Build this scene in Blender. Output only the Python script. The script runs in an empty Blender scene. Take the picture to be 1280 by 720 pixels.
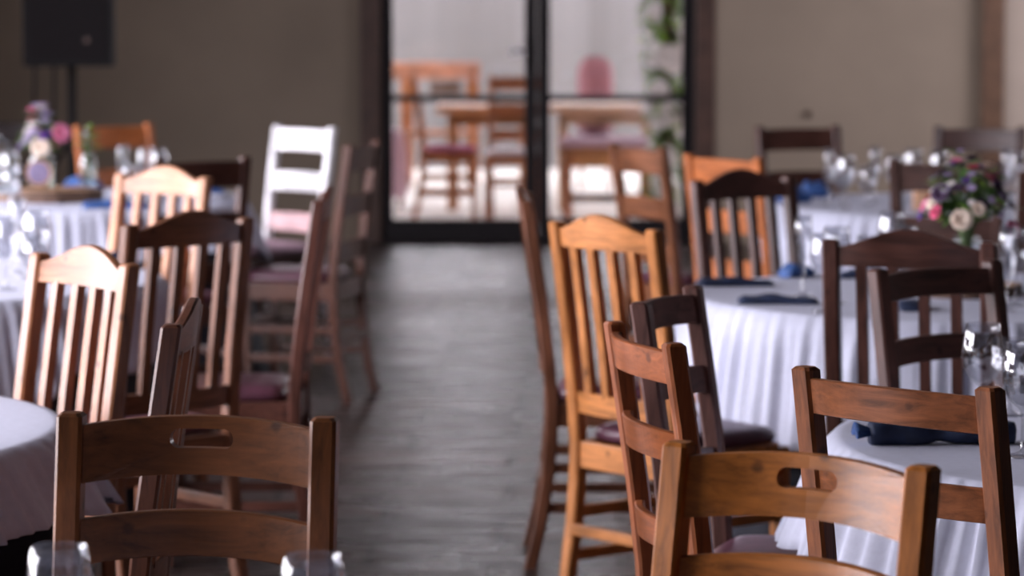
import bpy, bmesh, math, random
from mathutils import Vector, Matrix
R = math.radians
sc = bpy.context.scene
col = sc.collection
random.seed(7)

# ------------------------------------------------------------------ materials
def newmat(name):
    m = bpy.data.materials.new(name); m.use_nodes = True
    nt = m.node_tree; nt.nodes.clear()
    out = nt.nodes.new('ShaderNodeOutputMaterial')
    return m, nt, out
def N(nt, typ, **kw):
    n = nt.nodes.new(typ)
    for k, v in kw.items():
        if k.startswith('i_'): n.inputs[k[2:].replace('_', ' ')].default_value = v
        else: setattr(n, k, v)
    return n
def principled(nt, out, color=None, rough=.5, **kw):
    b = nt.nodes.new('ShaderNodeBsdfPrincipled')
    if color is not None: b.inputs['Base Color'].default_value = (*color, 1)
    b.inputs['Roughness'].default_value = rough
    for k, v in kw.items(): b.inputs[k].default_value = v
    nt.links.new(b.outputs[0], out.inputs[0])
    return b
def ramp(nt, stops):
    r = nt.nodes.new('ShaderNodeValToRGB')
    e = r.color_ramp.elements
    while len(e) < len(stops): e.new(.5)
    for i, (p, c) in enumerate(stops):
        e[i].position = p; e[i].color = (c, c, c, 1) if isinstance(c, (int, float)) else (*c, 1)
    return r
def bump(nt, src, b, strength=.2, dist=.01):
    n = nt.nodes.new('ShaderNodeBump'); n.inputs['Strength'].default_value = strength; n.inputs['Distance'].default_value = dist
    nt.links.new(src, n.inputs['Height']); nt.links.new(n.outputs[0], b.inputs['Normal'])

def simple(name, color, rough=.5, var=.15, scale=20, bmp=.1, **kw):
    m, nt, out = newmat(name)
    b = principled(nt, out, color, rough, **kw)
    tc = N(nt, 'ShaderNodeTexCoord'); nz = N(nt, 'ShaderNodeTexNoise'); nz.inputs['Scale'].default_value = scale; nz.inputs['Detail'].default_value = 4
    nt.links.new(tc.outputs['Object'], nz.inputs['Vector'])
    rp = ramp(nt, [(.3, 1 - var), (.7, 1 + var)])
    nt.links.new(nz.outputs[0], rp.inputs[0])
    mx = N(nt, 'ShaderNodeMixRGB', blend_type='MULTIPLY'); mx.inputs[0].default_value = 1; mx.inputs[1].default_value = (*color, 1)
    nt.links.new(rp.outputs[0], mx.inputs[2]); nt.links.new(mx.outputs[0], b.inputs['Base Color'])
    if bmp: bump(nt, nz.outputs[0], b, bmp, .004)
    return m

def wood(name, stretch, rough=.36):
    """wood whose tone is the object's own colour, grain running along one axis"""
    m, nt, out = newmat(name)
    b = principled(nt, out, None, rough)
    b.inputs['Coat Weight'].default_value = .12; b.inputs['Coat Roughness'].default_value = .2; b.inputs['Specular IOR Level'].default_value = .4
    tc = N(nt, 'ShaderNodeTexCoord'); oi = N(nt, 'ShaderNodeObjectInfo')
    sh = N(nt, 'ShaderNodeVectorMath', operation='SCALE'); sh.inputs[0].default_value = (7.3, 3.1, 5.7)
    nt.links.new(oi.outputs['Random'], sh.inputs['Scale'])
    ad = N(nt, 'ShaderNodeVectorMath', operation='ADD')
    nt.links.new(tc.outputs['Object'], ad.inputs[0]); nt.links.new(sh.outputs[0], ad.inputs[1])
    mp = N(nt, 'ShaderNodeMapping'); mp.inputs['Scale'].default_value = stretch
    nt.links.new(ad.outputs[0], mp.inputs[0])
    n1 = N(nt, 'ShaderNodeTexNoise'); n1.inputs['Scale'].default_value = 1; n1.inputs['Detail'].default_value = 6; n1.inputs['Roughness'].default_value = .65; n1.inputs['Distortion'].default_value = .6
    nt.links.new(mp.outputs[0], n1.inputs['Vector'])
    r1 = ramp(nt, [(.25, .32), (.48, .9), (.75, 1.45)])
    nt.links.new(n1.outputs[0], r1.inputs[0])
    n2 = N(nt, 'ShaderNodeTexNoise'); n2.inputs['Scale'].default_value = 6; n2.inputs['Detail'].default_value = 3
    nt.links.new(ad.outputs[0], n2.inputs['Vector'])
    r2 = ramp(nt, [(.3, .72), (.7, 1.22)])
    nt.links.new(n2.outputs[0], r2.inputs[0])
    vo = N(nt, 'ShaderNodeTexVoronoi'); vo.inputs['Scale'].default_value = 13; vo.inputs['Randomness'].default_value = 1
    nt.links.new(ad.outputs[0], vo.inputs['Vector'])
    r3 = ramp(nt, [(.07, .25), (.15, 1.0)])
    nt.links.new(vo.outputs['Distance'], r3.inputs[0])
    m1 = N(nt, 'ShaderNodeMixRGB', blend_type='MULTIPLY'); m1.inputs[0].default_value = 1
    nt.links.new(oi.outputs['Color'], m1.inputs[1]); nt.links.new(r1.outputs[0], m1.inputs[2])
    m2 = N(nt, 'ShaderNodeMixRGB', blend_type='MULTIPLY'); m2.inputs[0].default_value = 1
    nt.links.new(m1.outputs[0], m2.inputs[1]); nt.links.new(r2.outputs[0], m2.inputs[2])
    m3 = N(nt, 'ShaderNodeMixRGB', blend_type='MULTIPLY'); m3.inputs[0].default_value = .75
    nt.links.new(m2.outputs[0], m3.inputs[1]); nt.links.new(r3.outputs[0], m3.inputs[2])
    nt.links.new(m3.outputs[0], b.inputs['Base Color'])
    rr = ramp(nt, [(.3, rough - .08), (.7, rough + .14)])
    nt.links.new(n2.outputs[0], rr.inputs[0]); nt.links.new(rr.outputs[0], b.inputs['Roughness'])
    bump(nt, n1.outputs[0], b, .25, .002)
    return m

def thin_glass(name, base=.05, edge=.4, tint=(1, 1, 1), rough=0.0):
    """thin clear glass: see-through with a mirror share that grows towards the edges"""
    m, nt, out = newmat(name)
    t = N(nt, 'ShaderNodeBsdfTransparent'); t.inputs[0].default_value = (*tint, 1)
    g = N(nt, 'ShaderNodeBsdfGlossy'); g.inputs['Roughness'].default_value = rough
    fr = N(nt, 'ShaderNodeLayerWeight'); fr.inputs[0].default_value = .5
    pw = N(nt, 'ShaderNodeMath', operation='POWER'); pw.inputs[1].default_value = 3
    mu = N(nt, 'ShaderNodeMath', operation='MULTIPLY_ADD'); mu.inputs[1].default_value = edge; mu.inputs[2].default_value = base
    nt.links.new(fr.outputs['Facing'], pw.inputs[0]); nt.links.new(pw.outputs[0], mu.inputs[0])
    mx = N(nt, 'ShaderNodeMixShader')
    nt.links.new(mu.outputs[0], mx.inputs[0]); nt.links.new(t.outputs[0], mx.inputs[1]); nt.links.new(g.outputs[0], mx.inputs[2])
    nt.links.new(mx.outputs[0], out.inputs[0])
    return m

def slate_floor():
    m, nt, out = newmat('slate_tiles')
    b = principled(nt, out, (.1, .1, .1), .3); b.inputs['Specular IOR Level'].default_value = .24
    tc = N(nt, 'ShaderNodeTexCoord')
    mp = N(nt, 'ShaderNodeMapping'); mp.inputs['Rotation'].default_value = (0, 0, R(1.5)); mp.inputs['Location'].default_value = (.28, .1, 0)
    nt.links.new(tc.outputs['Object'], mp.inputs[0])
    br = N(nt, 'ShaderNodeTexBrick', offset=.5)
    br.inputs['Scale'].default_value = 1; br.inputs['Brick Width'].default_value = .72; br.inputs['Row Height'].default_value = .37
    br.inputs['Mortar Size'].default_value = .018; br.inputs['Mortar Smooth'].default_value = .3
    br.inputs['Color1'].default_value = (.022, .015, .013, 1); br.inputs['Color2'].default_value = (.055, .038, .034, 1); br.inputs['Mortar'].default_value = (.008, .006, .006, 1)
    nt.links.new(mp.outputs[0], br.inputs['Vector'])
    m2 = N(nt, 'ShaderNodeMapping'); m2.inputs['Scale'].default_value = (2.2, 7, 2)
    nt.links.new(tc.outputs['Object'], m2.inputs[0])
    nz = N(nt, 'ShaderNodeTexNoise'); nz.inputs['Scale'].default_value = 1.5; nz.inputs['Detail'].default_value = 7; nz.inputs['Roughness'].default_value = .62
    nt.links.new(m2.outputs[0], nz.inputs['Vector'])
    rp = ramp(nt, [(.34, .3), (.52, 1.0), (.68, 2.3)])
    nt.links.new(nz.outputs[0], rp.inputs[0])
    mx = N(nt, 'ShaderNodeMixRGB', blend_type='MULTIPLY'); mx.inputs[0].default_value = 1
    nt.links.new(br.outputs['Color'], mx.inputs[1]); nt.links.new(rp.outputs[0], mx.inputs[2])
    nt.links.new(mx.outputs[0], b.inputs['Base Color'])
    rr = ramp(nt, [(.3, .18), (.7, .42)])
    nt.links.new(nz.outputs[0], rr.inputs[0]); nt.links.new(rr.outputs[0], b.inputs['Roughness'])
    sub = N(nt, 'ShaderNodeMath', operation='SUBTRACT')
    nt.links.new(nz.outputs[0], sub.inputs[0]); nt.links.new(br.outputs['Fac'], sub.inputs[1])
    bump(nt, sub.outputs[0], b, .8, .012)
    return m

def planks(name, c1, c2, w, axis_rot=0):
    m, nt, out = newmat(name)
    b = principled(nt, out, c1, .7)
    tc = N(nt, 'ShaderNodeTexCoord')
    mp = N(nt, 'ShaderNodeMapping'); mp.inputs['Rotation'].default_value = (R(90), R(90), 0)
    nt.links.new(tc.outputs['Object'], mp.inputs[0])
    sx = N(nt, 'ShaderNodeSeparateXYZ'); nt.links.new(tc.outputs['Object'], sx.inputs[0])
    mu = N(nt, 'ShaderNodeMath', operation='MULTIPLY'); mu.inputs[1].default_value = 1 / w
    nt.links.new(sx.outputs[0], mu.inputs[0])
    fl = N(nt, 'ShaderNodeMath', operation='FLOOR'); nt.links.new(mu.outputs[0], fl.inputs[0])
    wn = N(nt, 'ShaderNodeTexWhiteNoise', noise_dimensions='1D'); nt.links.new(fl.outputs[0], wn.inputs['W'])
    nz = N(nt, 'ShaderNodeTexNoise'); nz.inputs['Scale'].default_value = 1; nz.inputs['Detail'].default_value = 5
    m2 = N(nt, 'ShaderNodeMapping'); m2.inputs['Scale'].default_value = (9, 9, .8)
    nt.links.new(tc.outputs['Object'], m2.inputs[0]); nt.links.new(m2.outputs[0], nz.inputs['Vector'])
    av = N(nt, 'ShaderNodeMath', operation='ADD'); nt.links.new(wn.outputs[0], av.inputs[0]); nt.links.new(nz.outputs[0], av.inputs[1])
    hv = N(nt, 'ShaderNodeMath', operation='MULTIPLY'); hv.inputs[1].default_value = .5; nt.links.new(av.outputs[0], hv.inputs[0])
    mx = N(nt, 'ShaderNodeMixRGB'); mx.inputs[1].default_value = (*c1, 1); mx.inputs[2].default_value = (*c2, 1)
    nt.links.new(hv.outputs[0], mx.inputs[0]); nt.links.new(mx.outputs[0], b.inputs['Base Color'])
    return m

M = {}
M['wood_z'] = wood('chair_wood_upright', (60, 60, 5))
M['wood_x'] = wood('chair_wood_crosswise', (5, 60, 60))
M['wood_y'] = wood('chair_wood_lengthwise', (60, 5, 60))
M['leather'] = simple('mauve_leather', (.10, .035, .055), .34, .2, 30, .12)
M['pink_seat'] = simple('pink_fabric', (.46, .11, .22), .7, .15, 40, .2)
M['dusty_pink'] = simple('dusty_pink_fabric', (.42, .18, .21), .7, .15, 40, .2)
M['pale_seat'] = simple('pale_fabric', (.78, .70, .74), .7, .1, 40, .2)
M['lilac_seat'] = simple('lilac_fabric', (.62, .42, .52), .6, .1, 40, .2)
M['cloth'] = simple('white_tablecloth_cotton', (.57, .585, .71), .8, .04, 60, .15)
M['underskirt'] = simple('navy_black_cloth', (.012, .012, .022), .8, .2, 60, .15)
M['napkin'] = simple('navy_napkin_cloth', (.012, .022, .06), .7, .3, 50, .3)
M['napkin_blue'] = simple('blue_napkin_cloth', (.03, .085, .26), .7, .3, 50, .3)
M['wall'] = simple('taupe_plaster', (.265, .205, .155), .75, .06, 3, .05)
M['dark_panel'] = simple('dark_wall_panelling', (.05, .034, .028), .7, .2, 6, .1)
M['wall_pale'] = simple('pale_plaster', (.36, .29, .24), .8, .06, 3, .05)  # paler tone for the wall panel beyond the pillar
M['ceiling'] = simple('ceiling_boards', (.15, .13, .13), .8, .04, 3, .05)
M['patio_beam'] = simple('pale_porch_boards', (.55, .52, .50), .8, .1, 3, .05)
M['floor'] = slate_floor()
M['black_frame'] = simple('black_painted_metal', (.012, .009, .011), .5, .2, 30, .05, **{'Specular IOR Level': .25})
M['casing'] = simple('dark_brown_casing', (.07, .034, .024), .5, .25, 12, .1)
M['pillar'] = simple('brown_pillar_wood', (.12, .062, .036), .5, .25, 12, .1)
M['pane'] = thin_glass('door_glass', .04, .4)
M['glass'] = thin_glass('drinking_glass', .14, .55, (.92, .925, .94), .03)
M['jar'] = thin_glass('jar_glass', .10, .4, (.92, .95, .94), .03)
M['chrome'] = simple('brushed_chrome', (.8, .8, .82), .2, .05, 30, 0, Metallic=1.0)
M['patio'] = simple('pale_patio_stone', (.70, .66, .60), .7, .08, 2, .1)
M['ground'] = simple('pale_ground', (.4, .38, .34), .9, .1, 1, .1)
M['fence'] = planks('grey_planks', (.15, .14, .135), (.25, .24, .24), .17)
M['black_plastic'] = simple('black_plastic', (.010, .009, .010), .7, .2, 40, .1, **{'Specular IOR Level': .15})
M['grille'] = simple('speaker_grille', (.012, .010, .011), .9, .4, 300, .3, **{'Specular IOR Level': .1})
M['leaf'] = simple('green_leaf', (.22, .38, .05), .5, .4, 12, .1)
M['leaf_dark'] = simple('dark_green_leaf', (.06, .13, .03), .5, .4, 12, .1)
M['stem'] = simple('green_stem', (.08, .13, .04), .6, .2, 12, .1)
M['bark'] = simple('bark', (.10, .055, .035), .85, .4, 40, .5)
M['wood_cut'] = simple('cut_wood', (.50, .28, .16), .6, .2, 30, .1)
M['peach'] = simple('pale_peach_wood', (.72, .42, .26), .6, .12, 20, .1)
M['purple_label'] = simple('lilac_card', (.20, .16, .27), .7, .3, 60, 0)
M['china'] = simple('white_china', (.82, .82, .86), .15, .03, 20, 0)
for nm, c in dict(white=(.85, .80, .78), cream=(.80, .66, .55), pink=(.80, .25, .42), rose=(.62, .06, .16), lavender=(.55, .45, .68),
                  purple=(.12, .04, .32), plum=(.05, .02, .06)).items():
    M['petal_' + nm] = simple('petal_' + nm, c, .6, .2, 40, .1)

# ------------------------------------------------------------------ object helpers
def link(o):
    col.objects.link(o); return o
def finish(bm, name, mat, parent=None, smooth=False, color=None, mats=None):
    bmesh.ops.recalc_face_normals(bm, faces=bm.faces[:])
    me = bpy.data.meshes.new(name); bm.to_mesh(me); bm.free()
    for m in (mats or [mat]): me.materials.append(m)
    if smooth:
        for p in me.polygons: p.use_smooth = True
    o = link(bpy.data.objects.new(name, me))
    if parent: o.parent = parent
    if color: o.color = (*color, 1)
    return o
def tag(o, label=None, cat=None, group=None, kind=None):
    if label: o['label'] = label
    if cat: o['category'] = cat
    if group: o['group'] = group
    if kind: o['kind'] = kind
    return o
def thing(name, label, cat, loc=(0, 0, 0), rot=0, group=None):
    o = link(bpy.data.objects.new(name, None)); o.empty_display_size = .1
    o.location = loc; o.rotation_euler = (0, 0, R(rot))
    return tag(o, label, cat, group)
def copy_tree(o, parent=None):
    c = o.copy(); link(c)
    if parent: c.parent = parent
    for ch in list(o.children): copy_tree(ch, c)
    return c
def box(bm, lo, hi, bev=0.0, mat=0):
    t = bmesh.new()
    bmesh.ops.create_cube(t, size=1)
    for v in t.verts:
        v.co = Vector([lo[i] + (v.co[i] + .5) * (hi[i] - lo[i]) for i in range(3)])
    if bev: bmesh.ops.bevel(t, geom=t.edges[:], offset=bev, segments=2, affect='EDGES', profile=.6)
    for f in t.faces: f.material_index = mat
    merge(bm, t)
def merge(bm, t, mtx=None):
    if mtx is not None: bmesh.ops.transform(t, matrix=mtx, verts=t.verts[:])
    me = bpy.data.meshes.new('tmp'); t.to_mesh(me); t.free(); bm.from_mesh(me); bpy.data.meshes.remove(me)
def loft(bm, loops, cap0=True, cap1=True, closed=True, mat=0):
    rows = [[bm.verts.new(p) for p in lp] for lp in loops]
    n = len(rows[0])
    for a, b in zip(rows, rows[1:]):
        for i in range(n if closed else n - 1):
            f = bm.faces.new((a[i], a[(i + 1) % n], b[(i + 1) % n], b[i])); f.material_index = mat
    if cap0: bm.faces.new(rows[0][::-1]).material_index = mat
    if cap1: bm.faces.new(rows[-1]).material_index = mat
    return rows
def lathe(bm, prof, n=24, cx=0, cy=0, mat=0, sx=1, sy=1):
    rows = []
    for r, z in prof:
        if r < 1e-5: rows.append([bm.verts.new((cx, cy, z))])
        else: rows.append([bm.verts.new((cx + sx * r * math.cos(2 * math.pi * i / n), cy + sy * r * math.sin(2 * math.pi * i / n), z)) for i in range(n)])
    for a, b in zip(rows, rows[1:]):
        for i in range(n):
            j = (i + 1) % n
            if len(a) == 1 and len(b) == 1: continue
            if len(a) == 1: f = bm.faces.new((a[0], b[j], b[i]))
            elif len(b) == 1: f = bm.faces.new((a[i], a[j], b[0]))
            else: f = bm.faces.new((a[i], a[j], b[j], b[i]))
            f.material_index = mat
def tube(bm, pts, r, n=8, mat=0):
    loops = []
    pts = [Vector(p) for p in pts]
    for i, p in enumerate(pts):
        d = (pts[min(i + 1, len(pts) - 1)] - pts[max(i - 1, 0)]).normalized()
        a = d.cross(Vector((.31, .77, .55))).normalized(); b = d.cross(a)
        rr = r[i] if isinstance(r, (list, tuple)) else r
        loops.append([p + rr * (a * math.cos(2 * math.pi * k / n) + b * math.sin(2 * math.pi * k / n)) for k in range(n)])
    loft(bm, loops, mat=mat)

# ------------------------------------------------------------------ chairs
def interp(tab, z):
    for (y0, z0), (y1, z1) in zip(tab, tab[1:]):
        if z <= z1: return y0 + (y1 - y0) * (z - z0) / (z1 - z0)
    return tab[-1][0]
REAR = [(-.250, 0), (-.222, .12), (-.202, .25), (-.192, .36), (-.190, .46), (-.197, .56), (-.213, .70), (-.235, .85), (-.258, 1.0), (-.262, 1.03)]
def post_bm(x, ztop, w=.038, d=.036, tab=REAR):
    bm = bmesh.new(); c = .005; loops = []
    zs = [z for _, z in tab if z < ztop - .02] + [ztop - .005, ztop]
    for z in zs:
        y = interp(tab, z); k = .005 if z == ztop else 0
        a, b = w / 2 - k, d / 2 - k
        pts = [(-a + c, -b), (a - c, -b), (a, -b + c), (a, b - c), (a - c, b), (-a + c, b), (-a, b - c), (-a, -b + c)]
        loops.append([(x + px, y + py, z) for px, py in pts])
    loft(bm, loops)
    return bm
HALF = .183
SAG = .040
def slat_y(x, z, sag=SAG):
    return interp(REAR, z) + .004 - sag * (1 - (x / HALF) ** 2)
def slat_bm(z0, z1, hole=False, th=.018, arch=.010, topf=None, sag=SAG):
    """a cross slat bowed backwards between the posts; with a rounded hand slot if asked"""
    bm = bmesh.new(); hw = HALF - .012
    def lift(x): return arch * (1 - (x / hw) ** 2)
    def ztop(x): return topf(x) if topf else z1 + lift(x)
    def zbot(x): return z0 + (lift(x) if not topf else 0)
    def P(x, s, side): # s 0..1 in height
        z = zbot(x) + s * (ztop(x) - zbot(x))
        return (x, slat_y(x, z, sag) + side * th / 2, z)
    if not hole:
        nx = 24; loops = []
        for i in range(nx + 1):
            x = -hw + 2 * hw * i / nx
            e = .15
            loops.append([P(x, 0.03, -1), P(x, .97, -1), P(x, 1, -.6), P(x, 1, .6), P(x, .97, 1), P(x, .03, 1), P(x, 0, .6), P(x, 0, -.6)])
        loft(bm, loops)
        return bm
    n = 64; hl, hh, sz = .046, .165, .62        # slot half length (m), half height and centre as shares of slat height
    outer, inner = [], []
    H = z1 - z0
    for i in range(n):
        a = 2 * math.pi * i / n
        cx, cs = math.cos(a), math.sin(a)
        # stadium, in metres
        r = hh * H; core = hl - r
        inner.append(((core if cx > 0 else -core) + r * cx if abs(cx) > 1e-6 else 0, sz + r * cs / H))
        t = min(hw / abs(cx) if abs(cx) > 1e-6 else 9, (H * (1 - sz)) / cs if cs > 1e-6 else ((H * sz) / -cs if cs < -1e-6 else 9))
        q = Vector((inner[-1][0], 0))
        ox, os_ = cx * t, sz + cs * t / H
        outer.append((max(-hw, min(hw, ox)), max(0, min(1, os_))))
    # spread outer points evenly: by angle on a stretched rectangle
    outer = []
    for i in range(n):
        a = 2 * math.pi * i / n
        cx, cs = math.cos(a), math.sin(a)
        m = max(abs(cx), abs(cs)); ux, us = cx / m, cs / m
        outer.append((hw * ux, sz + (us * (1 - sz) if us > 0 else us * sz)))
    rings = 10; front, back = [], []
    for k in range(rings + 1):
        t = k / rings
        row = [((1 - t) * a[0] + t * b[0], (1 - t) * a[1] + t * b[1]) for a, b in zip(inner, outer)]
        front.append([bm.verts.new(P(x, s, 1)) for x, s in row]); back.append([bm.verts.new(P(x, s, -1)) for x, s in row])
    for rows in (front, back):
        for a, b in zip(rows, rows[1:]):
            for i in range(n):
                bm.faces.new((a[i], a[(i + 1) % n], b[(i + 1) % n], b[i]))
    for i in range(n):
        j = (i + 1) % n
        bm.faces.new((front[0][i], front[0][j], back[0][j], back[0][i]))
        bm.faces.new((front[-1][i], front[-1][j], back[-1][j], back[-1][i]))
    return bm
def cushion_bm(w=.36, d=.37, z0=.462, h=.045, y0=.0):
    bm = bmesh.new(); loops = []
    n = 40
    prof = [(.90, 0), (.985, .12), (1.0, .4), (.975, .68), (.90, .86), (.75, .95), (.5, .99), (.2, 1.0)]
    for s, t in prof:
        lp = []
        for i in range(n):
            a = 2 * math.pi * i / n; e = .32
            cx = math.copysign(abs(math.cos(a)) ** e, math.cos(a)); cy = math.copysign(abs(math.sin(a)) ** e, math.sin(a))
            lp.append((w / 2 * s * cx, y0 + d / 2 * s * cy, z0 + h * t))
        loops.append(lp)
    loft(bm, loops)
    return bm
def camel(x):
    t = min(1, abs(x) / .168)
    return 1.004 + .044 * (.5 + .5 * math.cos(math.pi * t)) ** .8

def make_chair(kind, name, seat='leather'):
    """kind: 'ladder', 'slot' (ladder with a hand slot) or 'camel' (arched top rail and upright slats)"""
    t = thing(name, None, 'chair')
    ztop = 1.02 if kind == 'camel' else 1.0
    for s in (-1, 1):
        finish(post_bm(s * HALF, ztop), 'back_post', M['wood_z'], t)
        bm = bmesh.new(); box(bm, (s * .180 - .018, .150, 0), (s * .180 + .018, .186, .455), .004)
        finish(bm, 'front_leg', M['wood_z'], t)
    if kind == 'camel':
        finish(slat_bm(.958, 1.004, topf=camel, th=.020, sag=.022), 'top_rail', M['wood_x'], t)
        finish(slat_bm(.535, .590, th=.020, arch=0, sag=.022), 'lower_rail', M['wood_x'], t)
        for i in range(4):
            x = -HALF + 2 * HALF * (i + 1) / 5
            bm = bmesh.new(); loops = []
            for z in (.58, .65, .72, .79, .86, .93, .965):
                y = slat_y(x, z, .022); a, b = .0125, .010
                loops.append([(x - a, y - b, z), (x + a, y - b, z), (x + a, y + b, z), (x - a, y + b, z)])
            loft(bm, loops); finish(bm, 'upright_slat', M['wood_z'], t)
    else:
        spec = {'slot': ((.900, .982), (.785, .850), (.630, .690), .042, .012), 'bowed': ((.925, .983), (.785, .840), (.622, .675), .040, .004),
                'ladder': ((.890, .985), (.715, .800), (.540, .620), .014, .003)}[kind]
        sg, ar = spec[3:]
        finish(slat_bm(*spec[0], hole=(kind == 'slot'), sag=sg, arch=ar), 'top_slat', M['wood_x'], t)
        finish(slat_bm(*spec[1], sag=sg, arch=ar), 'back_slat', M['wood_x'], t)
        finish(slat_bm(*spec[2], sag=sg, arch=ar), 'back_slat', M['wood_x'], t)
    bm = bmesh.new()
    for s in (-1, 1): box(bm, (s * .180 - .011, -.175, .395), (s * .180 + .011, .152, .462), .003)
    box(bm, (-.165, -.200, .395), (.165, -.178, .462), .003); box(bm, (-.165, .158, .395), (.165, .180, .462), .003)
    finish(bm, 'seat_frame', M['wood_x'], t)
    finish(cushion_bm(.37, .35, y0=.008), 'seat_cushion', M[seat], t, True)
    for s in (-1, 1):
        for z in (.17, .28):
            bm = bmesh.new(); box(bm, (s * .180 - .009, -.215, z - .014), (s * .180 + .009, .152, z + .014), .003)
            finish(bm, 'side_stretcher', M['wood_y'], t)
    bm = bmesh.new(); box(bm, (-.165, -.224, .225), (.165, -.204, .253), .003); finish(bm, 'rear_stretcher', M['wood_x'], t)
    bm = bmesh.new(); box(bm, (-.165, .158, .285), (.165, .176, .315), .003); finish(bm, 'front_stretcher', M['wood_x'], t)
    return t
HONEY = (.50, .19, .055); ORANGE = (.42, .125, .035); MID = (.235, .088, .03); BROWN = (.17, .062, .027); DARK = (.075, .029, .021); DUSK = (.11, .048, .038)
GLARE_WHITE = (.85, .83, .86); PALE = (.52, .24, .125)
proto = {}
def chair(kind, x, y, rot, tone, label, group=None, seat=None, name=None):
    key = kind
    if key not in proto:
        nm = {'ladder': 'ladder_back_chair', 'slot': 'ladder_back_chair', 'bowed': 'ladder_back_chair', 'camel': 'slat_back_chair'}[kind]
        proto[key] = make_chair(kind, nm); t = proto[key]; first = True
    else:
        t = copy_tree(proto[key])
    if name: t.name = name
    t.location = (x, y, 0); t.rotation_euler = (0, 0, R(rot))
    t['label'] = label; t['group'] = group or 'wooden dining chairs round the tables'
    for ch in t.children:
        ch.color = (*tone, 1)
        if ch.name.startswith('seat_cushion') and seat:
            if ch.data.users > 1: ch.data = ch.data.copy()
            ch.data.materials[0] = M[seat]
    return t

# right of the aisle
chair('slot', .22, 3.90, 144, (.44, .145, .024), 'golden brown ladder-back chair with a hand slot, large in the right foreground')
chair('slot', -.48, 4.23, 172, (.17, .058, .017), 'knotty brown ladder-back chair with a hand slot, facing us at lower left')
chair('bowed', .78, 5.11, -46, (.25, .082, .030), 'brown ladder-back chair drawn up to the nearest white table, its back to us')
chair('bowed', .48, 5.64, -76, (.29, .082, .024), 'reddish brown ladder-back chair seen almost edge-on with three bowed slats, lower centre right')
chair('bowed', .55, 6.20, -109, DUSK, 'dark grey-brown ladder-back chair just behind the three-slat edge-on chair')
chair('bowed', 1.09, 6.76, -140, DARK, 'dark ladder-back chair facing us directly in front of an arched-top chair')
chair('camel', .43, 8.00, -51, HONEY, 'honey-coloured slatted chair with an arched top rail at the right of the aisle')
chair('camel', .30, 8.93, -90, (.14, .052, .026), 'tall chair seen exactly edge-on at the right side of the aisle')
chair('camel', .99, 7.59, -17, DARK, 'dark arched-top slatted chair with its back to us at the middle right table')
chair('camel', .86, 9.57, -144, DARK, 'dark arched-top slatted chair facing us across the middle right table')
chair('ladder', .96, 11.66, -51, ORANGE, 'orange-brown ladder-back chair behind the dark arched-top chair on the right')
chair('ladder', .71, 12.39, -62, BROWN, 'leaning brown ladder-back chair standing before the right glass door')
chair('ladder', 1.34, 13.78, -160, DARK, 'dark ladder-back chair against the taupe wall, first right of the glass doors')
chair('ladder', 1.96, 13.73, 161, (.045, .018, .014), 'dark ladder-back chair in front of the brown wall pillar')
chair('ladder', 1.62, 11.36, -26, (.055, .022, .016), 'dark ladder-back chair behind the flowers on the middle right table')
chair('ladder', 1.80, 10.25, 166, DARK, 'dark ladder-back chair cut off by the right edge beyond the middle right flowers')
# left of the aisle
chair('camel', -1.125, 6.71, 129, (.38, .155, .07), 'pale brown arched-top slatted chair at the near left table, its slats lit')
chair('camel', -.99, 8.17, 44, (.18, .07, .035), 'dark arched-top slatted chair with its back to us at the middle left table')
chair('camel', -1.25, 9.75, 141, PALE, 'pale arched-top slatted chair in front of the far left table')
chair('camel', -.85, 5.70, 90, (.13, .046, .024), 'brown arched-top chair seen edge-on right behind the knotty slotted chair')
chair('camel', -.79, 8.95, 90, (.105, .038, .026), 'dark brown chair seen edge-on at the left of the aisle, below the glare-white chair')
chair('ladder', -.83, 12.52, 76, (.10, .034, .018), 'reddish ladder-back chair nearly edge-on before the dark casing left of the doors')
chair('ladder', -1.09, 13.80, 134, GLARE_WHITE, 'white ladder-back chair with painted-on window glare and pale pink seat at the far left table', seat='lilac_seat')  # window glare on a brown chair, painted as a white tone
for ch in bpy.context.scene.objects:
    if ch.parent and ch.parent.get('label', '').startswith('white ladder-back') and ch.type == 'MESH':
        if ch.name.startswith('back_slat') and ch.data.vertices[0].co.z < .66: ch.color = (.72, .45, .46, 1); ch['label'] = 'slat with fading glare painted pale pink'  # glare falling off, painted pale pink on the lowest slat
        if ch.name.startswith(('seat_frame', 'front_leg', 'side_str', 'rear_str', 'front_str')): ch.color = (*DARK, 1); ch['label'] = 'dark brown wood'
chair('ladder', -1.26, 11.54, 39, DARK, 'dark ladder-back chair with its back to us in front of the far left table')
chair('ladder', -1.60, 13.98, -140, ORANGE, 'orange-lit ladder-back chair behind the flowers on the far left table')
chair('ladder', -2.29, 14.36, -168, (.018, .013, .013), 'black-looking ladder-back chair at the far left edge below the loudspeaker')

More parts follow.
